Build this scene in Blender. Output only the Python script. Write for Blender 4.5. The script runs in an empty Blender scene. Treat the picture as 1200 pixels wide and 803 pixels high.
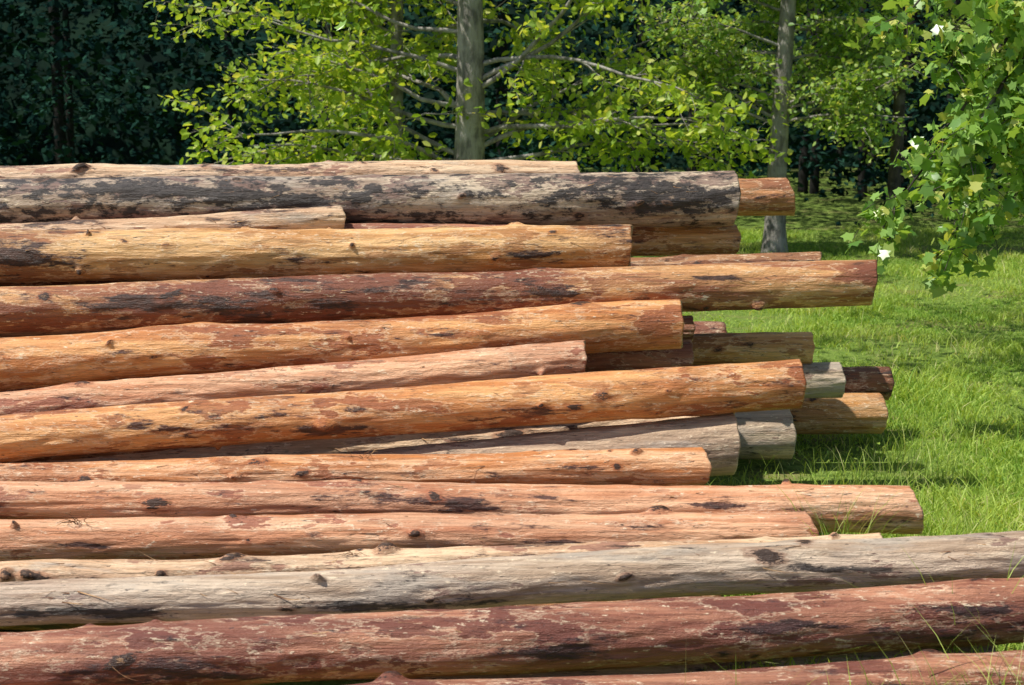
import bpy, math, numpy as np, random
from mathutils import Vector
rng=np.random.default_rng(7)
sc=bpy.context.scene
# ------------------------------------------------ helpers
def build(name,V,facegroups,mats=(),smooth=False,attrs=None,matidx=None,loc=(0,0,0),parent=None):
    me=bpy.data.meshes.new(name)
    V=np.asarray(V,dtype=np.float32)
    me.vertices.add(len(V)); me.vertices.foreach_set('co',V.ravel())
    loops=np.concatenate([np.asarray(f,dtype=np.int32).ravel() for f in facegroups])
    tot=np.concatenate([np.full(len(f),np.asarray(f).shape[1],dtype=np.int32) for f in facegroups])
    start=np.concatenate([[0],np.cumsum(tot)[:-1]]).astype(np.int32)
    me.loops.add(len(loops)); me.loops.foreach_set('vertex_index',loops)
    me.polygons.add(len(tot)); me.polygons.foreach_set('loop_start',start); me.polygons.foreach_set('loop_total',tot)
    if smooth: me.polygons.foreach_set('use_smooth',np.ones(len(tot),dtype=bool))
    for m in mats: me.materials.append(m)
    if matidx is not None: me.polygons.foreach_set('material_index',np.asarray(matidx,dtype=np.int32))
    if attrs:
        for k,a in attrs.items():
            at=me.attributes.new(k,'FLOAT','POINT'); at.data.foreach_set('value',np.asarray(a,dtype=np.float32))
    me.update(calc_edges=True)
    ob=bpy.data.objects.new(name,me); ob.location=loc
    sc.collection.objects.link(ob)
    if parent: ob.parent=parent
    return ob

class NT:
    def __init__(s,name):
        s.m=bpy.data.materials.new(name); s.m.use_nodes=True
        s.t=s.m.node_tree; s.t.nodes.clear()
        s.out=s.t.nodes.new('ShaderNodeOutputMaterial')
        s.tc=s.t.nodes.new('ShaderNodeTexCoord')
    def n(s,ty,**k):
        nd=s.t.nodes.new(ty)
        for a,b in k.items(): setattr(nd,a,b)
        return nd
    def l(s,a,b): s.t.links.new(a,b)
    def noise(s,scale,off=(0,0,0),detail=5,rough=.6,dist=0.,sc_=1.):
        mp=s.n('ShaderNodeMapping'); mp.inputs['Scale'].default_value=scale; mp.inputs['Location'].default_value=off
        s.l(s.tc.outputs['Object'],mp.inputs['Vector'])
        nz=s.n('ShaderNodeTexNoise'); nz.inputs['Scale'].default_value=sc_; nz.inputs['Detail'].default_value=detail
        nz.inputs['Roughness'].default_value=rough; nz.inputs['Distortion'].default_value=dist
        s.l(mp.outputs[0],nz.inputs['Vector']); return nz.outputs['Fac']
    def step(s,f,a,b,lo=0.,hi=1.):
        r=s.n('ShaderNodeMapRange'); r.interpolation_type='SMOOTHSTEP'
        r.inputs['From Min'].default_value=a; r.inputs['From Max'].default_value=b
        r.inputs['To Min'].default_value=lo; r.inputs['To Max'].default_value=hi
        s.l(f,r.inputs['Value']); return r.outputs[0]
    def math(s,op,a,b=None):
        r=s.n('ShaderNodeMath',operation=op)
        for i,x in enumerate((a,b)):
            if x is None: continue
            if isinstance(x,(int,float)): r.inputs[i].default_value=x
            else: s.l(x,r.inputs[i])
        return r.outputs[0]
    def mix(s,f,a,b,mode='MIX'):
        r=s.n('ShaderNodeMix',data_type='RGBA',blend_type=mode)
        for sock,x in ((r.inputs['Factor'],f),(r.inputs[6],a),(r.inputs[7],b)):
            if isinstance(x,(int,float)): sock.default_value=x
            elif isinstance(x,tuple): sock.default_value=(*x,1)
            else: s.l(x,sock)
        return r.outputs[2]
    def attr(s,name):
        a=s.n('ShaderNodeAttribute',attribute_name=name); return a.outputs['Fac']
    def bsdf(s,col,rough=.7,spec=.3,height=None,dist=.01,strength=1.):
        p=s.n('ShaderNodeBsdfPrincipled'); 
        if isinstance(col,tuple): p.inputs['Base Color'].default_value=(*col,1)
        else: s.l(col,p.inputs['Base Color'])
        if isinstance(rough,float): p.inputs['Roughness'].default_value=rough
        else: s.l(rough,p.inputs['Roughness'])
        p.inputs['Specular IOR Level'].default_value=spec
        if height is not None:
            b=s.n('ShaderNodeBump'); b.inputs['Distance'].default_value=dist; b.inputs['Strength'].default_value=strength
            s.l(height,b.inputs['Height']); s.l(b.outputs[0],p.inputs['Normal'])
        return p.outputs[0]
    def fin(s,sh): s.l(sh,s.out.inputs['Surface']); return s.m

# ------------------------------------------------ materials
def wood(name,c1,c2,dark,patch,grey,seed,light=(.98,.80,.56),fleck=.65,blotch=.5,greycol=(.52,.44,.35),stain=.6,px=3.4,speck=.31):
    t=NT(name); o=lambda k:(seed*13.7+k*5.1,seed*3.3+k,seed*7.1-k)
    n1=t.noise((.8,15,15),o(1),4,.62)
    big=t.noise((.8,2.0,2.0),o(8),2,.5)
    col=t.mix(t.step(n1,.40,.62),c1,c2)
    c3=(c2[0]*.58+dark[0]*.2,c2[1]*.48+dark[1]*.2,c2[2]*.55+dark[2]*.2)
    col=t.mix(t.step(big,.42,.62,0,stain),col,c3)
    bl=t.noise((2.6,8,8),o(10),6,.66)
    blm=t.math('MULTIPLY',t.step(bl,blotch,blotch+.018),t.step(big,.3,.55,.2,.95))
    col=t.mix(blm,col,c3)
    lt=t.step(bl,blotch-.045,blotch-.012); lt2=t.step(bl,blotch-.01,blotch,1,0)
    col=t.mix(t.math('MULTIPLY',t.math('MULTIPLY',lt,lt2),.35),col,light)
    if grey>0:
        g=t.noise((1.4,6,6),o(2),4,.65)
        col=t.mix(t.step(g,.62-grey*.42,.74-grey*.34,0,.85),col,greycol)
    # fibres
    gr=t.noise((4,110,110),o(3),2,.7)
    col=t.mix(t.step(gr,.38,.68,0,.42),col,t.mix(.72,col,(.08,.03,.02)))
    # pale torn flecks and dark specks
    fl=t.noise((13,38,38),o(4),5,.74)
    col=t.mix(t.step(fl,fleck-.06,fleck+.02,0,.8),col,light)
    # leftover bark patches, clustered around scars
    sc_a=t.attr('scar')
    p=t.noise((px,15,15),o(5),6,.72)
    ps=t.math('ADD',p,t.math('MULTIPLY',t.math('SUBTRACT',big,.5),.36))
    ps=t.math('ADD',ps,t.math('MULTIPLY',sc_a,.2))
    pm=t.step(ps,patch,patch+.02)
    col=t.mix(t.step(ps,patch-.07,patch,0,.5),col,dark)
    dk=t.mix(t.step(fl,.4,.62),dark,(dark[0]*.3,dark[1]*.3,dark[2]*.35))
    col=t.mix(t.math('MULTIPLY',pm,.94),col,dk)
    col=t.mix(t.step(fl,speck,speck+.05,.85,0),col,dk)
    # drying checks
    cr=t.noise((.7,20,20),o(7),2,.55)
    crm=t.step(t.math('ABSOLUTE',t.math('SUBTRACT',cr,.5)),.0,.0060,1,0)
    crm=t.math('MULTIPLY',crm,t.step(bl,.45,.53))
    col=t.mix(t.math('MULTIPLY',crm,.88),col,(.02,.01,.007))
    # knots
    k=t.attr('knot')
    kn=t.math('ADD',k,t.math('MULTIPLY',t.math('MULTIPLY',t.math('SUBTRACT',fl,.5),2.4),t.step(k,.02,.4)))
    col=t.mix(t.step(kn,.06,.4,0,.7),col,(c2[0]*.6,c2[1]*.45,c2[2]*.42))
    col=t.mix(t.step(kn,.46,.60,0,.93),col,(.03,.014,.009))
    col=t.mix(t.step(kn,.98,1.12,0,.75),col,(.42,.23,.11))
    h=t.math('ADD',t.math('MULTIPLY',p,.8),t.math('MULTIPLY',fl,1.0))
    h=t.math('ADD',h,t.math('MULTIPLY',gr,.4))
    rg=t.step(n1,.3,.7,.36,.58)
    return t.fin(t.bsdf(col,rg,.5,h,.014,1.))
def endmat():
    t=NT('log_end_grain')
    r=t.attr('rad')
    w=t.math('SINE',t.math('MULTIPLY',t.math('ADD',r,t.math('MULTIPLY',t.noise((8,8,8),detail=2),.03)),420.))
    n=t.noise((30,30,30),(3,1,2),3,.7)
    c=t.mix(t.step(w,-.6,.8),(.58,.40,.22),(.42,.25,.12))
    c=t.mix(t.step(n,.45,.7,0,.7),c,(.14,.08,.05))
    return t.fin(t.bsdf(c,.8,.2,n,.01))
def leafmat(name,a,b,c,trans=.45,rough=.45,spec=.4):
    t=NT(name); r=t.attr('rnd')
    col=t.mix(t.step(r,.0,.6),a,b); col=t.mix(t.step(r,.8,1.),col,c)
    if trans==0:
        d=t.n('ShaderNodeBsdfDiffuse');t.l(col,d.inputs[0]);return t.fin(d.outputs[0])
    p=t.bsdf(col,rough,spec)
    tr=t.n('ShaderNodeBsdfTranslucent')
    t.l(t.mix(1.,col,(1.35,1.15,.5),'MULTIPLY'),tr.inputs['Color'])
    mx=t.n('ShaderNodeMixShader'); mx.inputs[0].default_value=trans
    t.l(p,mx.inputs[1]); t.l(tr.outputs[0],mx.inputs[2])
    return t.fin(mx.outputs[0])
def barkmat(name,a,b,m=.5):
    t=NT(name)
    n=t.noise((9,9,3),(0,0,0),4,.65); n2=t.noise((40,40,12),(2,2,2),3,.6); n3=t.noise((2.5,2.5,3.5),(7,2,2),3,.6)
    c=t.mix(t.step(n,.35,.65),a,b); c=t.mix(t.step(n3,.5,.62,0,m),c,(.46,.44,.40))
    return t.fin(t.bsdf(c,.85,.2,t.math('ADD',n,n2),.02))
def groundmat():
    t=NT('ground_soil_grass')
    n=t.noise((1.2,1.2,1.2),(0,0,0),4,.6); n2=t.noise((14,14,14),(4,0,0),4,.7); n3=t.noise((.25,.25,.25),(9,0,0),3)
    c=t.mix(t.step(n2,.35,.65),(.09,.15,.025),(.24,.33,.07))
    c=t.mix(t.step(n,.52,.66,0,.75),c,(.24,.20,.09))
    c=t.mix(t.step(n3,.4,.6,0,.4),c,(.14,.22,.04))
    return t.fin(t.bsdf(c,.9,.1,n2,.03))

M_end=endmat()
M_bark=barkmat('grey_bark',(.15,.14,.125),(.38,.35,.31))
M_barkd=barkmat('dark_bark',(.04,.035,.03),(.12,.10,.08),.2)
M_barkf=barkmat('forest_bark_shaded',(.012,.012,.011),(.035,.033,.03),.0)  # darker bark copy, forest shade put into its colour
M_leafA=leafmat('leaf_midground',(.20,.36,.035),(.42,.58,.07),(.74,.78,.20),.5)
M_leafB=leafmat('leaf_midground_b',(.16,.32,.055),(.36,.54,.11),(.66,.74,.26),.45)
M_leafN=leafmat('leaf_near',(.14,.31,.055),(.33,.54,.12),(.68,.70,.18),.42,.33,.7)
M_leafF=leafmat('leaf_forest_shaded',(.006,.021,.018),(.022,.062,.042),(.06,.15,.07),0)  # woodland shade put into near-black leaves, lit sprays into the lightest tone
M_grass=leafmat('grass_blades',(.22,.40,.055),(.48,.63,.12),(.72,.70,.34),.4,.5,.3)
M_strip=NT('bark_strip'); M_strip=M_strip.fin(M_strip.bsdf(M_strip.mix(M_strip.step(M_strip.noise((9,9,9)),.4,.6),(.55,.33,.16),(.22,.11,.06)),.8,.2))
M_ground=groundmat()
M_backing=NT('dark_backing'); M_backing=M_backing.fin(M_backing.bsdf(M_backing.mix(M_backing.step(M_backing.noise((.8,.8,.8),detail=5),.4,.6),(.005,.014,.010),(.012,.030,.018)),.9,.05))  # near-black colour paints the deep shade between the forest leaves

# ------------------------------------------------ ground and an added dark hill that keeps the forest gaps dark
g=np.array([(-300,-100,0),(300,-100,0),(300,400,0),(-300,400,0)],float)
build('ground',g,[np.array([[0,1,2,3]])],[M_ground])
gx=np.linspace(-160,160,81);gy=np.linspace(46,130,30);GX,GY_=np.meshgrid(gx,gy,indexing='ij')
GZ=26*(1-np.exp(-((GY_-46)/14)))*(1+.1*np.sin(GX*.09)+.05*np.sin(GX*.31+GY_*.2))-.05
ii=np.arange(81*30).reshape(81,30)
build('dark_backing_hill',np.stack([GX,GY_,GZ],-1).reshape(-1,3),[np.stack([ii[:-1,:-1],ii[1:,:-1],ii[1:,1:],ii[:-1,1:]],-1).reshape(-1,4)],[M_backing],True)

# ------------------------------------------------ logs
surfs=[]
OR=dict(c1=(.96,.48,.18),c2=(.66,.24,.065),dark=(.12,.038,.02),patch=.64,grey=0.,blotch=.55)
YE=dict(c1=(.96,.57,.24),c2=(.64,.29,.08),dark=(.08,.032,.02),patch=.61,grey=.0,blotch=.54)
RD=dict(c1=(.56,.25,.14),c2=(.30,.10,.055),dark=(.075,.028,.024),patch=.65,grey=.0,blotch=.54)
PK=dict(c1=(.97,.56,.32),c2=(.70,.30,.14),dark=(.11,.042,.03),patch=.65,grey=.0,blotch=.575,stain=.4)
GY=dict(c1=(.72,.55,.38),c2=(.50,.35,.23),dark=(.09,.07,.055),patch=.64,grey=.5,blotch=.6,stain=.35)
BK=dict(c1=(.78,.61,.43),c2=(.44,.31,.21),dark=(.05,.038,.034),patch=.545,grey=.3,blotch=.5,stain=.4,px=6.5,speck=.35)
DK=dict(c1=(.50,.24,.10),c2=(.32,.13,.055),dark=(.05,.025,.016),patch=.58,grey=0.,blotch=.5)
TN=dict(c1=(.96,.68,.42),c2=(.70,.42,.23),dark=(.13,.065,.04),patch=.62,grey=.2,blotch=.58,stain=.3)
L=[
('A',-3.7,10.1,1.92,.11, .474,10.2,1.97,.11,TN,1),
('B',-3.5,9.5,1.83,.155, 1.506,9.6,1.848,.185,BK,1),
('C',-3.4,9.2,1.617,.085,-1.105,9.3,1.74,.085,dict(TN,patch=.6),1),
('D',-3.3,9.0,1.52,.165, .763,9.05,1.58,.142,dict(YE,patch=.60),1),
('E',-3.13,8.6,1.25,.142, 2.29,8.9,1.38,.144,dict(YE,c1=(.84,.44,.17),c2=(.42,.15,.06),blotch=.48,stain=.85),1),
('F',-3.0,8.3,.98,.15, 1.046,8.6,1.152,.15,dict(OR,blotch=.52),1),
('G',-2.9,8.0,.76,.108, .433,8.25,1.008,.11,PK,1),
('H',-2.85,7.7,.669,.125, 1.656,7.95,.926,.142,dict(OR,patch=.62),1),
('I',-2.8,7.72,.28,.12, 1.279,7.9,.578,.18,dict(GY,grey=.15,c1=(.84,.62,.40)),1),
('I2',-2.8,8.1,.33,.09, 1.218,8.27,.632,.098,TN,1),
('J',-2.8,7.5,.475,.1, 1.057,7.55,.546,.1,dict(OR,c1=(.97,.54,.28)),1),
('K',-2.65,7.2,.462,.1, 2.14,7.25,.387,.124,dict(PK,patch=.63),1),
('Lg',-2.55,6.9,.33,.114, 1.527,6.98,.361,.1,PK,1),
('M',-2.4,6.6,.226,.08, 1.83,6.72,.35,.08,dict(TN,grey=.1),1),
('N',-2.35,6.2,.245,.098, 3.25,6.5,.43,.132,dict(GY,grey=.34,c1=(.80,.63,.46)),1),
('O',-2.2,5.75,.153,.14, 3.05,6.1,.30,.142,dict(RD,c1=(.64,.29,.165)),1),
('P',-2.0,5.3,.035,.12, 2.9,5.65,.165,.125,RD,1),
('Q',-3,10.05,1.80,.12, 1.98,10.1,1.825,.132,dict(OR,c2=(.55,.25,.09)),1),
('R',-3,9.8,1.5,.12, 1.545,9.8,1.56,.115,YE,1),
('S',-3,9.3,1.3,.1, 2.03,9.32,1.41,.1,DK,1),
('T',-3,9.3,.95,.09, 1.208,9.35,1.01,.09,RD,1),
('U',-3,9.65,.75,.11, 2.09,9.7,.796,.108,YE,1),
('V',-3,9.65,.55,.11, 2.30,9.7,.58,.122,dict(GY,c1=(.84,.66,.46)),1),
('W',-3,10.4,.36,.12, 2.82,10.4,.405,.122,DK,1),
('X',-3,10.05,.2,.13, 2.69,10.1,.247,.15,dict(YE,c1=(.7,.4,.18)),1),
('Y',-3,9.5,.2,.15, 1.92,9.5,.25,.17,dict(GY,c1=(.84,.66,.46)),1),
('Z',-3,8.95,.83,.12, 1.155,9.0,.87,.128,RD,1),
]
# darker scars / bark remnants: log -> (x, angle above the horizontal in deg, half length, half height)
SC={'B':[(-2.2,30,.5,.05),(1.1,10,.4,.08)],'D':[(-3.1,10,.2,.06),(.1,-10,.12,.03)],'E':[(-2.4,20,.5,.06),(.2,15,.25,.04),(1.3,30,.3,.03)],
    'F':[(-2.2,10,.25,.03),(.75,0,.15,.05),(-.4,20,.15,.02)],'H':[(-1.0,-20,.3,.04),(-2.0,10,.25,.03),(.2,-10,.18,.03)],'G':[(-.15,20,.12,.025)],
    'J':[(.35,20,.2,.02),(-.1,10,.07,.03)],'K':[(-.25,15,.22,.035),(.3,35,.2,.015),(1.75,0,.22,.05),(1.1,20,.2,.02)],'Lg':[(-1.0,20,.11,.035),(.2,0,.2,.02),(-2.2,10,.2,.02)],
    'N':[(-1.9,-10,.35,.03),(-.6,-20,.5,.03),(.6,20,.2,.02),(1.6,10,.4,.02)],'O':[(-1.4,0,.4,.05),(.2,0,.2,.04),(1.2,20,.25,.03),(1.9,30,.3,.02)],'P':[(.8,20,.2,.03),(1.6,20,.3,.03)],'M':[(.2,30,.3,.02)]}
fill=[(8.6,.66,.12,.8),(8.65,.37,.13,.9),(8.3,.16,.15,.7),(8.95,.15,.14,1.1),(9.1,.52,.13,.6),(8.45,.0,.1,.5),(9.85,1.02,.13,1.0),
(9.65,1.28,.12,.9),(10.2,1.35,.14,.8),(10.5,1.75,.13,.2),(10.45,1.05,.14,1.1),(10.2,.74,.13,1.3),(10.6,.72,.12,1.6),(10.8,.15,.14,1.9),(11.1,.5,.14,1.0),
(11.2,.14,.14,1.5),(10.9,1.35,.13,.4),(11.1,.9,.14,.8),(11.6,.15,.15,.7),(7.35,.12,.12,1.2),(6.95,.11,.12,.9),(6.55,.09,.09,1.0),(7.75,.1,.1,.9),(9.0,1.1,.1,.5),(9.35,1.62,.08,.1),(7.4,.24,.09,.4),
(5.52,-.03,.10,2.6),(6.05,-.0,.1,2.2)]
for i,(y,z,r,x) in enumerate(fill): L.append(('f%d'%i,-3,y,z,r,x,y+.03,z,r*.98,[RD,DK,OR,GY][i%4],0))
matcache={}
for li,(tag,xL,yL,zL,rL,xR,yR,zR,rR,st,fine) in enumerate(L):
    x0=-5.6-rng.random()*1.8
    if fine:
        xs=np.concatenate([np.arange(x0,-3.9,.05),np.arange(-3.9,xR-.012,.009),[xR-.012,xR-.004]]); ns=92
        if tag in 'QRSTUVWXYZ': xs=np.concatenate([np.arange(x0,-.2,.06),np.arange(-.2,xR-.012,.011),[xR-.012,xR-.004]])
    else: xs=np.concatenate([np.arange(x0,xR,.08),[xR]]); ns=36
    th=np.linspace(0,2*np.pi,ns,endpoint=False)
    X,T=np.meshgrid(xs,th,indexing='ij')
    s=(xs-xL)/(xR-xL)
    cy=yL+(yR-yL)*s; cz=zL+(zR-zL)*np.maximum(s,-.02); cr=rL+(rR-rL)*np.clip(s,-.3,1.2)
    amp=rng.uniform(.005,.016); ph=rng.uniform(0,6.28); wl=rng.uniform(2.5,5)
    cy=cy+amp*np.sin(xs*6.28/wl+ph); cz=cz+amp*.7*np.sin(xs*6.28/wl*1.3+ph*2)
    D=np.zeros_like(X)
    for j in range(14):
        m=rng.integers(0,4); k=rng.uniform(.8,7)*rng.choice([-1,1]); D+=rng.uniform(.2,1)*np.sin(k*X+m*T+rng.uniform(0,6.28))*.0017
    for j in range(22):
        m=rng.integers(3,16)*rng.choice([-1,1]); k=rng.uniform(2,24); D+=np.sin(k*X+m*T+rng.uniform(0,6.28))*.0005
    for j in range(14):
        m=rng.integers(10,30)*rng.choice([-1,1]); k=rng.uniform(1,8); D+=np.sin(k*X+m*T+rng.uniform(0,6.28))*.00035
    K=np.zeros_like(X);S_=np.zeros_like(X)
    if fine:
        for (sx,sa,lx,lz) in SC.get(tag,[]):
            dt=(T-math.radians(sa)+np.pi)%(2*np.pi)-np.pi
            S_=np.maximum(S_,np.exp(-((X-sx)/lx)**2-((dt*cr[:,None]+.06*(X-sx))/lz)**2))
        xw=x0+rng.uniform(.1,.6)
        while xw<xR-.2:
            for q in range(rng.integers(1,5)):
                kx=min(xw+rng.normal(0,.15),xR-.14); kt=rng.uniform(0,6.28); sg=.007+.022*rng.random()**1.6; hgt=rng.choice([.001,.004,.010,.022,.040],p=[.22,.28,.22,.16,.12])
                dt=(T-kt+np.pi)%(2*np.pi)-np.pi
                rr=cr[:,None]
                an=rng.uniform(-.9,.9);asp=rng.uniform(1.1,2.6)
                dx=(X-kx); ds=dt*rr+dx*an*.4
                d2=(dx/asp)**2+ds**2
                gk=rng.choice([.6,.8,1.])*np.exp(-d2/(2*sg*sg)); K=np.maximum(K,gk)
                D+=hgt*np.exp(-(d2/(sg*sg*1.3))**1.5)+.010*np.exp(-((dx/1.8)**2+ds**2)/(2*(sg*2.6)**2))
            xw+=rng.uniform(.22,.95)
    R=cr[:,None]+D+.003*S_
    R[-1]*=.965
    tilt=rng.uniform(-.03,.03); 
    XX=X.copy(); w=np.clip((X-(xR-.25))/.25,0,1); XX+=w*(tilt*np.cos(T+rng.uniform(0,6))+.006*np.sin(3*T+1)+.003*np.sin(7*T))
    cx0=(x0+xR)/2; oy=cy.mean(); oz=cz.mean()
    V=np.stack([XX-cx0,cy[:,None]-oy+R*-np.cos(T),cz[:,None]-oz+R*np.sin(T)],-1)
    surfs.append((tag,xs,th,XX,V+np.array([cx0,oy,oz]),fine))
    nr=len(xs); idx=np.arange(nr*ns).reshape(nr,ns)
    a=idx[:-1]; b=idx[1:]; a2=np.roll(a,-1,1); b2=np.roll(b,-1,1)
    F=np.stack([a,a2,b2,b],-1).reshape(-1,4)
    V=V.reshape(-1,3); K=K.reshape(-1); S_=S_.reshape(-1); rad=np.repeat(cr,ns)
    nv=len(V)
    ext=[];fq=[];ft=[]
    for e,ring in ((0,idx[0]),(1,idx[-1])):
        c=V[ring].mean(0); inner=c+(V[ring]-c)*.5+np.array([rng.normal(0,.001),0,0]); base=nv+sum(len(q) for q in ext)
        ext.append(inner); ii=np.arange(base,base+ns); ext.append(c[None]); ci=base+ns
        o=np.stack([ring,ii,np.roll(ii,-1),np.roll(ring,-1)],-1); tt=np.stack([ii,np.full(ns,ci),np.roll(ii,-1)],-1)
        if e: fq.append(o[:,::-1]);ft.append(tt[:,::-1])
        else: fq.append(o);ft.append(tt)
    V=np.concatenate([V]+ext)
    K=np.concatenate([K,np.zeros(len(V)-nv)]);S_=np.concatenate([S_,np.zeros(len(V)-nv)]); radd=np.concatenate([rad]+[np.concatenate([np.full(ns,rL*.5),[0]])]*2)
    fq=np.concatenate(fq);ft=np.concatenate(ft)
    mi=np.concatenate([np.zeros(len(F)),np.ones(len(fq)+len(ft))])
    if fine: mat=wood('peeled_wood_'+tag,seed=li+1,**st)
    else:
        key=li%4
        if key not in matcache: matcache[key]=wood('peeled_wood_inner%d'%key,seed=li+1,**st)
        mat=matcache[key]
    build('peeled_log',V,[F,fq,ft],[mat,M_end],True,{'knot':K,'rad':radd,'scar':S_},mi,(cx0,oy,oz))

# ------------------------------------------------ bark strips/splinters on the logs
SV=[];SF=[]
def ribbon(P,w,side):
    base=sum(len(v) for v in SV); n=len(P)
    ww=w*np.linspace(1,.25,n)[:,None]
    SV.append(np.concatenate([P-side*ww,P+side*ww])); i=np.arange(n-1)+base
    SF.append(np.stack([i,i+1,i+1+n,i+n],-1))
fs=[s for s in surfs if s[5]]
for q in range(620):
    tag,xs,th,XX,V,_=fs[rng.integers(0,17)]
    i=rng.integers(len(xs)//4,len(xs)-30); 
    if xs[i]<-3.8: continue
    j=int(rng.uniform(.02,.55)*len(th))
    p=V[i,j]; nrm=np.array([0,-math.cos(th[j]),math.sin(th[j])])
    ln=rng.uniform(.015,.09) if rng.random()<.88 else rng.uniform(.1,.2)
    d=np.array([rng.choice([-1,1])*1.,rng.normal(0,.25),rng.normal(0,.25)]); d-=nrm*d.dot(nrm); d/=np.linalg.norm(d)
    t=np.linspace(0,1,6)[:,None]; lift=rng.uniform(.0,.4)
    P=p+nrm*.002+d*t*ln+nrm*(t**2)*ln*lift+np.cross(d,nrm)*np.sin(t*rng.uniform(0,3))*ln*.12
    ribbon(P,rng.uniform(.0008,.0035),np.cross(d,nrm))
def sprig(tag,x,n,ln):
    s=[a for a in surfs if a[0]==tag][0]; i=np.argmin(abs(s[1]-x)); 
    for q in range(n):
        p=s[4][i,int(.2*len(s[2]))]+rng.normal(0,.02,3)*np.array([1.5,.3,.2])
        d=np.array([rng.normal(0,.9),-.25+rng.normal(0,.3),.25+rng.random()*.6]); d/=np.linalg.norm(d)
        t=np.linspace(0,1,7)[:,None]; l=ln*rng.uniform(.4,1)
        P=p+d*t*l+np.array([0,0,-1])*t**2*l*.35+rng.normal(0,.003,(7,3))
        ribbon(P,.0025,np.array([0,.3,1.])/1.05)
sprig('J',-.8,8,.2); sprig('Lg',-2.2,16,.16); sprig('G',-1.35,5,.08); sprig('M',-.75,6,.08)
build('bark_strips',np.concatenate(SV),[np.concatenate(SF)],[M_strip])

# ------------------------------------------------ trees
class Tubes:
    def __init__(s): s.V=[];s.F=[];s.n=0
    def add(s,P,R,k=7):
        P=np.asarray(P,float);R=np.asarray(R,float);m=len(P)
        d=np.gradient(P,axis=0); d/=np.linalg.norm(d,axis=1)[:,None]+1e-9
        ref=np.where(np.abs(d[:,2:3])>.8,np.array([[1.,0,0]]),np.array([[0,0,1.]]))
        u=np.cross(d,ref);u/=np.linalg.norm(u,axis=1)[:,None];w=np.cross(d,u)
        a=np.linspace(0,2*np.pi,k,endpoint=False)
        V=P[:,None]+R[:,None,None]*(u[:,None]*np.cos(a)[None,:,None]+w[:,None]*np.sin(a)[None,:,None])
        idx=s.n+np.arange(m*k).reshape(m,k);A=idx[:-1];B=idx[1:]
        s.F.append(np.stack([A,B,np.roll(B,-1,1),np.roll(A,-1,1)],-1).reshape(-1,4)); s.V.append(V.reshape(-1,3)); s.n+=m*k
def wander(p,d,L,n,droop=0.,jit=.12,r=rng):
    P=[np.array(p,float)];d=np.array(d,float);d/=np.linalg.norm(d);st=L/n
    for i in range(n):
        d=d+r.normal(0,jit,3)+np.array([0,0,-droop/n]); d/=np.linalg.norm(d); P.append(P[-1]+d*st)
    return np.array(P)
LEAF_S=(np.array([(0,0,0),(.35,-.30,.06),(.75,-.24,.05),(1.05,0,-.05),(.75,.24,.05),(.35,.30,.06)]),[[0,1,2,3],[0,3,4,5]])
LEAF_Q=(np.array([(0,0,0),(.5,-.36,.05),(1.05,0,-.05),(.5,.36,.05)]),[[0,1,2,3]])
lob=np.array([(0,0,0),(.05,-.30,.02),(.02,-.52,-.03),(.38,-.36,.03),(.62,-.55,-.04),(.72,-.22,.03),(1.02,0,-.06),(.72,.22,.03),(.62,.55,-.04),(.38,.36,.03),(.02,.52,-.03),(.05,.30,.02)],float)
LEAF_L=(lob,[[0,1,2,3],[0,3,4,5],[0,5,6,7],[0,7,8,9],[0,9,10,11]])
def leaves(P,size,tmpl,up=.8,droop=.3):
    N=len(P);tv,tf=tmpl
    n=rng.normal(0,1,(N,3))*.75;n[:,2]+=up;n/=np.linalg.norm(n,axis=1)[:,None]
    t=rng.normal(0,1,(N,3));t[:,2]-=droop;t-=n*(t*n).sum(1)[:,None];t/=np.linalg.norm(t,axis=1)[:,None];b=np.cross(n,t)
    s=size*rng.uniform(.55,1.2,N)
    V=P[:,None]+s[:,None,None]*(t[:,None]*tv[None,:,0:1]+b[:,None]*tv[None,:,1:2]+n[:,None]*tv[None,:,2:3])
    k=len(tv);F=(np.arange(N)*k)[:,None,None]+np.array(tf)[None]
    return V.reshape(-1,3),F.reshape(-1,F.shape[-1]),k
def limb(T,pts,c,a,LL,rb,per,subs,spr,droop,up=(.1,.5)):
    B=wander(c,(math.cos(a),math.sin(a),rng.uniform(*up)),LL,9,droop,.11)
    T.add(B,np.linspace(rb,.008,10),6)
    for q in range(subs):
        u=rng.uniform(.2,1);bi=min(int(u*9),8);d=(B[bi+1]-B[bi]);d/=np.linalg.norm(d)
        dd=d+rng.normal(0,.6,3)*np.array([1,1,.5]);S=wander(B[bi],dd,LL*rng.uniform(.18,.38),6,droop*1.2,.16)
        T.add(S,np.linspace(.012,.003,7),4)
        for w in range(3):
            S2=wander(S[rng.integers(1,6)],rng.normal(0,1,3)*np.array([1,1,.4])+dd*.6,rng.uniform(.25,.6),4,droop,.2)
            T.add(S2,np.linspace(.006,.002,5),3)
            for Sx in (S[2:],S2):
                ix=rng.integers(0,len(Sx),per); pts.append(Sx[ix]+rng.normal(0,1,(per,3))*np.array([spr,spr,spr*.55]))
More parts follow.
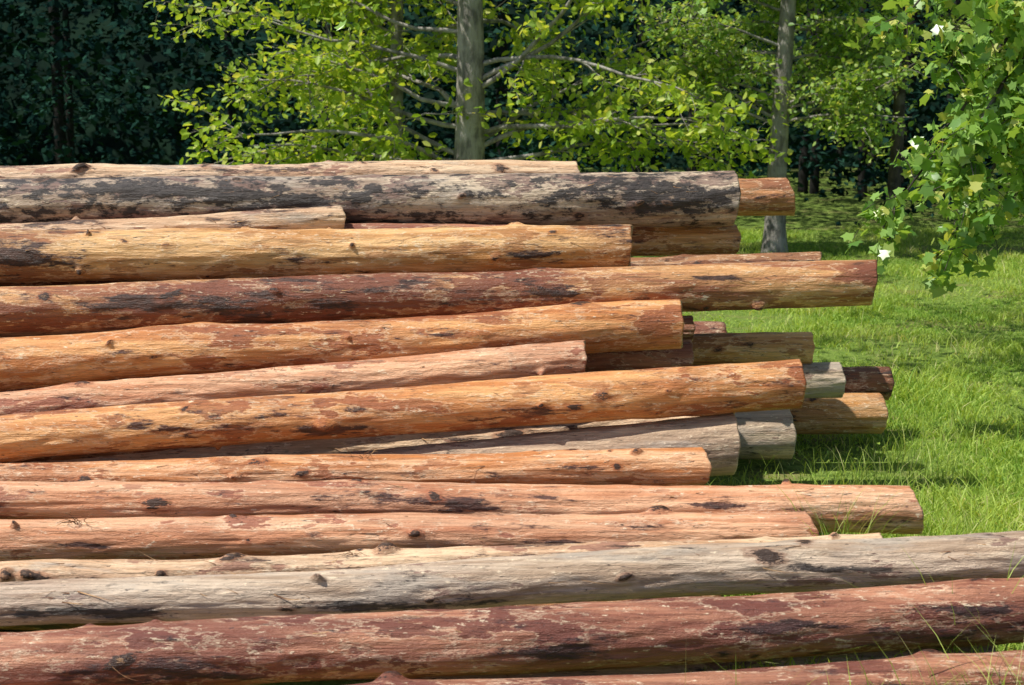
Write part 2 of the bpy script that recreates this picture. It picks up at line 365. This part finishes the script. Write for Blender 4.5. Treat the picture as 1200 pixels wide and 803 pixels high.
def make_tree(name,base,H,r0,zr,Lr,nl,per,lsize,lmat,bmat,tmpl=LEAF_S,droop=.35,az=None,subs=7,spr=.12,lean=(0,0),zpow=1.4,low=None):
    T=Tubes();base=np.array(base,float)
    tz=np.linspace(0,H,24); P=base+np.stack([lean[0]*tz+.05*np.sin(tz*.7+base[0]),lean[1]*tz+.05*np.cos(tz*.6),tz-.05],-1)
    R=r0*(1-.85*tz/H)*(1+.35*np.exp(-tz/.25)); T.add(P,R,14)
    pts=[]
    for i in range(nl):
        z=zr[0]+(zr[1]-zr[0])*((i+rng.random())/nl)**zpow; c=np.array([np.interp(z,tz,P[:,j]) for j in range(3)])
        a=rng.uniform(0,2*np.pi) if (az is None or z>5.5) else rng.normal(az[rng.integers(len(az))],.35)
        f=1-.5*(z-zr[0])/(zr[1]-zr[0]); LL=rng.uniform(*Lr)*f
        limb(T,pts,c,a,LL,r0*.18*f,per,subs,spr,droop)
    emp=bpy.data.objects.new(name,None);emp.location=base;sc.collection.objects.link(emp)
    o=build('trunk_and_branches',np.concatenate(T.V)-base,[np.concatenate(T.F)],[bmat],True,parent=emp)
    PP=np.concatenate(pts)
    V,F,k=leaves(PP-base,lsize,tmpl)
    cl=rng.random(len(PP))
    o=build('foliage',V,[F],[lmat],False,{'rnd':np.repeat(cl,k)},parent=emp)
    return emp
make_tree('broadleaf_tree',(-.62,20,0),11,.25,(1.4,7.5),(2.6,4.6),42,9,.13,M_leafA,M_bark,az=(3.1,3.45,2.8,2.2,3.3,.15,-.2,1.1))
make_tree('broadleaf_tree',(-1.75,21.8,0),9,.14,(1.8,7),(1.5,3.2),20,8,.12,M_leafA,M_bark,az=(3.1,2.5,1.6,3.6))
make_tree('broadleaf_tree',(4.15,22.1,0),11,.165,(2.0,7),(1.6,2.7),42,11,.10,M_leafB,M_bark,az=(3.1,3.4,2.5,1.5,0.,-.3,.6,3.0))
make_tree('broadleaf_tree',(6.4,24,0),10,.12,(2.4,7),(1.5,2.6),16,8,.11,M_leafB,M_barkd)

def near_tree():
    base=np.array([6.3,11.2,0.]);T=Tubes();tz=np.linspace(0,10,22)
    P=base+np.stack([-.02*tz,.01*tz,tz-.05],-1);T.add(P,.2*(1-.8*tz/10)*(1+.4*np.exp(-tz/.25)),16)
    limbs=[[(6.2,11.2,3.2),(5.2,10.9,3.75),(4.2,10.6,3.5),(3.5,10.5,2.9),(3.1,10.45,2.2),(2.75,10.4,1.75)],
           [(6.2,11.2,2.6),(5.3,10.6,3.2),(4.4,10.3,3.1),(3.8,10.2,2.5),(3.45,10.15,1.9),(3.1,10.1,1.35)],
           [(6.2,11.2,3.8),(5.0,11.3,4.3),(4.0,11.2,4.0),(3.3,11.1,3.5),(2.9,11.0,3.1)],
           [(6.2,11.2,2.3),(5.4,10.9,2.9),(4.7,10.8,2.8),(4.1,10.7,2.2),(3.8,10.7,1.9)],
           [(6.2,11.2,4.2),(5.0,10.7,4.6),(4.1,10.4,4.0),(3.4,10.3,3.4),(3.05,10.3,2.8)],
           [(6.2,11.2,3.4),(5.2,10.5,3.9),(4.3,10.1,3.4),(3.6,10.0,2.9),(3.3,9.95,2.4),(3.15,9.9,2.0)],
           [(6.2,11.2,3.5),(5.2,11.0,4.0),(4.4,10.9,3.4),(3.9,10.8,2.9),(3.55,10.8,2.3)],
           [(6.2,11.2,3.1),(5.1,10.2,3.5),(4.3,9.9,3.2),(3.7,9.8,2.7),(3.4,9.8,2.35)],
           [(6.2,11.2,3.9),(5.1,10.4,4.2),(4.3,10.0,3.9),(3.6,9.9,3.3),(3.2,9.9,2.95)],
           [(6.2,11.2,3.7),(5.3,9.9,4.0),(4.5,9.6,3.6),(3.9,9.5,2.9),(3.6,9.5,2.3)],
           [(6.2,11.2,3.0),(7.2,11.8,3.6),(8.1,12,3.4),(8.8,12,2.7)],
           [(6.2,11.2,5.0),(6.9,10.4,5.6),(7.5,9.8,5.4),(8,9.5,4.8)]]
    pts=[]
    for li,l in enumerate(limbs):
        l=np.array(l,float);u=np.linspace(0,len(l)-1,26)
        B=np.stack([np.interp(u,range(len(l)),l[:,j]) for j in range(3)],-1)
        kk=np.ones(5)/5; 
        for j in range(3): B[2:-2,j]=np.convolve(B[:,j],kk,'valid')
        B+=np.cumsum(rng.normal(0,.008,B.shape),0)
        T.add(B,np.linspace(.04,.005,26),7)
        for q in range(36):
            bi=rng.integers(6,26);d=B[bi]-B[bi-1];d/=np.linalg.norm(d)
            S=wander(B[bi],d*.7+rng.normal(0,.7,3),rng.uniform(.2,.5),5,.9,.15)
            T.add(S,np.linspace(.005,.002,6),4)
            k=16;ix=rng.integers(1,6,k);pts.append(S[ix]+rng.normal(0,.05,(k,3)))
    # spreading upper crown (throws the dappled shade over the lawn)
    for i in range(13):
        z=rng.uniform(5.0,7.6);limb(T,pts,(6.2,11.2,z),rng.uniform(2.15,2.7),rng.uniform(5,8),.07,9,10,.2,.0,(.0,.15))
    for i in range(6):
        z=rng.uniform(5.2,9);limb(T,pts,(6.2,11.2,z),rng.uniform(-1.2,1.5),rng.uniform(2,3.5),.05,6,7,.2,.2,(.1,.5))
    emp=bpy.data.objects.new('maple_tree',None);emp.location=base;sc.collection.objects.link(emp)
    build('trunk_and_branches',np.concatenate(T.V)-base,[np.concatenate(T.F)],[M_barkd],True,parent=emp)
    PP=np.concatenate(pts);V,F,k=leaves(PP-base,.10,LEAF_L,.5,.8)
    build('foliage',V,[F],[M_leafN],False,{'rnd':np.repeat(rng.random(len(PP)),k)},parent=emp)
near_tree()

# ------------------------------------------------ background forest (one mass)
def forest():
    T=Tubes()
    for i in range(34):
        x=rng.uniform(-26,28);y=rng.uniform(33,42);h=15;r=rng.uniform(.1,.2);z=np.linspace(0,h,12)
        T.add(np.stack([x+z*rng.normal(0,.03),y+z*0,z],-1),r*(1-.6*z/h),9)
    P=[];Rn=[]
    def clump(n,xr,yr,zr,per,s,bright=1.):
        c=np.stack([rng.uniform(*xr,n),rng.uniform(*yr,n),rng.uniform(*zr,n)],-1)
        sz=np.repeat(s*rng.uniform(.5,1.6,n),per)[:,None]
        lum=np.clip(.35+.85*np.sin(c[:,0]*.8+c[:,2]*1.0+np.sin(c[:,1]))*np.sin(c[:,2]*1.3-c[:,0]*.45+.6*np.sin(c[:,0]*1.7)),0,1)*rng.uniform(.4,1.15,n)  # paints lit sprays and shaded masses into the leaf colour, clump by clump
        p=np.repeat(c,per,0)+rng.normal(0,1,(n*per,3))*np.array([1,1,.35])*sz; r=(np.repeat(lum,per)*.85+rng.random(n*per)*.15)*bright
        p[:,2]-=.12*((p-np.repeat(c,per,0))[:,:2]**2).sum(1)
        m=p[:,2]>.02;P.append(p[m]);Rn.append(r[m])
    clump(700,(-20,22),(26.5,33),(.0,5.5),38,.55)
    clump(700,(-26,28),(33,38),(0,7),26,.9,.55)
    clump(700,(-24,26),(24.5,36),(5.5,12),22,1.)  # unseen upper canopy, overhanging to shade the foliage below
    clump(110,(0,13),(22.5,26),(6.5,11),24,.8)  # unseen leaves added overhead to darken the sunlit forest floor
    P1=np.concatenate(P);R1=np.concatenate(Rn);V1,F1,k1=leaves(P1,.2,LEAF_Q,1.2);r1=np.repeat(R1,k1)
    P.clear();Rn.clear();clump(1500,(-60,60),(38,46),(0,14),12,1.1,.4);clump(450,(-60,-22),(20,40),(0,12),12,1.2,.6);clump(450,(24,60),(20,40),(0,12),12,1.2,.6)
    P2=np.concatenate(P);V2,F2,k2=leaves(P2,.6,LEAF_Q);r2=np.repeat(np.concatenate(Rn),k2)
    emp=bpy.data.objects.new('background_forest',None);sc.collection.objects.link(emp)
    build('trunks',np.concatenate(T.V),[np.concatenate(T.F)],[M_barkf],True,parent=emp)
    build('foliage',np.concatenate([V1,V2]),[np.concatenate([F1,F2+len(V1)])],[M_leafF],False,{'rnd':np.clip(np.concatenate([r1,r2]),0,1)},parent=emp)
forest()

# ------------------------------------------------ grass
def blades(name,P,h,w,lean,mat,rn):
    N=len(P);a=rng.uniform(0,2*np.pi,N);side=np.stack([np.cos(a),np.sin(a),0*a],-1)
    b=rng.uniform(0,2*np.pi,N);ld=np.stack([np.cos(b),np.sin(b),0*b],-1)*(lean*h)[:,None]
    up=np.array([0,0,1.])
    V=[];fr=[(0,1.),(.4,.85),(.75,.55),(1,.0)]
    for f,ww in fr:
        c=P+up*(h*f*(1-.25*lean*f))[:,None]+ld*f**2
        if ww>0: V+= [c-side*(w*ww)[:,None],c+side*(w*ww)[:,None]]
        else: V+=[c]
    V=np.stack(V,1);k=7;o=(np.arange(N)*k)[:,None]
    Q=np.concatenate([o+np.array([0,1,3,2]),o+np.array([2,3,5,4])]);Tt=o+np.array([4,5,6])
    return build(name,V.reshape(-1,3),[Q,Tt],[mat],False,{'rnd':np.repeat(rn,k)})
N=240000
y=5.0+21*rng.random(N)**1.35
x=rng.uniform(.2,1.,N)*(y*.47+1.0)
cl=np.sin(x*2.1+np.sin(y*1.7)*1.3)+np.sin(y*2.9+x*1.1)*.7+np.sin(x*7.3+y*5.1)*.5
c2_=np.sin(x*1.3+y*.9)+np.sin(y*2.1-x*1.7+1)+.6*np.sin(x*4.3+2*np.sin(y*3.1))
keep=rng.random(N)<np.clip(.7+.35*c2_,.12,1)
x,y,cl,c2_=x[keep],y[keep],cl[keep],c2_[keep];N=len(x)
h=rng.uniform(.03,.09,N)*(1+.5*cl.clip(-1,1.6))
tall=rng.random(N)<.06*(cl>.4);h[tall]*=rng.uniform(1.5,2.8,tall.sum())
rn=np.clip(rng.random(N)*.7+.16*cl-.12*c2_+ (rng.random(N)<.12)*.4,0,1)
blades('lawn_grass',np.stack([x,y,0*x-.004],-1),h,rng.uniform(.0024,.005,N)*(1+y*.03),rng.uniform(.2,1.3,N),M_grass,rn)
def tuft(cx,cy,n,s,hr,wr=(.0018,.0035)):
    return (np.stack([rng.normal(cx,s,n),rng.normal(cy,s*.7,n),np.full(n,-.004)],-1),rng.uniform(*hr,n),rng.uniform(*wr,n))
TT=[tuft(2.35,7.35,300,.22,(.12,.38)),tuft(2.0,7.55,160,.18,(.15,.42)),tuft(2.6,7.9,260,.3,(.1,.28)),tuft(2.2,8.5,300,.3,(.1,.3)),tuft(2.5,9.2,260,.3,(.08,.26)),
    tuft(2.9,9.8,200,.25,(.08,.25)),tuft(1.7,6.97,36,.05,(.45,.7),(.002,.0038)),tuft(1.95,6.0,10,.10,(.5,.7)),tuft(2.05,5.1,90,.22,(.42,.60)),tuft(1.55,5.1,34,.2,(.40,.56)),
    tuft(.85,5.1,14,.12,(.42,.54)),tuft(3.4,9,300,.5,(.08,.2)),tuft(3.3,7.6,400,.6,(.06,.2)),tuft(1.64,7.02,20,.04,(.5,.75)),tuft(3.1,10.6,200,.4,(.1,.24)),tuft(2.6,6.9,300,.3,(.15,.4))]
P=np.concatenate([t[0] for t in TT]);hh=np.concatenate([t[1] for t in TT]);ww=np.concatenate([t[2] for t in TT])
blades('tall_grass',P,hh,ww,rng.uniform(.15,.8,len(P)),M_grass,rng.random(len(P)))
n=9000;yy=6.5+14*rng.random(n)**1.2;xx=rng.uniform(.2,1,n)*(yy*.45+1.2)
keep=(np.sin(xx*3.1+1)+np.sin(yy*2.3+xx))>.1;P=np.stack([xx,yy,rng.uniform(.02,.06,n)],-1)[keep]
V,F,k=leaves(P,.035,LEAF_S,2.,0);build('lawn_weeds',V,[F],[M_grass],False,{'rnd':np.repeat(rng.random(len(P))*.7,k)})

# ------------------------------------------------ light
ts=Vector((-.47,-.13,.86)).normalized()
sun=bpy.data.lights.new('sun','SUN');sun.energy=5;sun.angle=math.radians(.5);sun.color=(1,.955,.87)
so=bpy.data.objects.new('sun',sun);so.rotation_euler=ts.to_track_quat('Z','Y').to_euler();sc.collection.objects.link(so)
w=bpy.data.worlds.new('World');sc.world=w;w.use_nodes=True;nt=w.node_tree
bg=nt.nodes.get('Background') or nt.nodes.new('ShaderNodeBackground')
sky=nt.nodes.new('ShaderNodeTexSky');sky.sky_type='NISHITA';sky.sun_disc=False
sky.sun_elevation=math.asin(ts.z);sky.sun_rotation=math.atan2(ts.x,ts.y)
nt.links.new(sky.outputs[0],bg.inputs[0]);bg.inputs[1].default_value=.10
# ------------------------------------------------ camera
cam=bpy.data.cameras.new('camera');cam.lens=50;cam.sensor_width=36;cam.clip_end=1000
cam.dof.use_dof=True;cam.dof.focus_distance=8.5;cam.dof.aperture_fstop=4.
co=bpy.data.objects.new('camera',cam);co.location=(0,0,2.6);co.rotation_euler=(math.radians(90-10.25),0,0);sc.collection.objects.link(co);sc.camera=co
sc.view_settings.view_transform='Standard';sc.view_settings.look='None';sc.view_settings.exposure=0
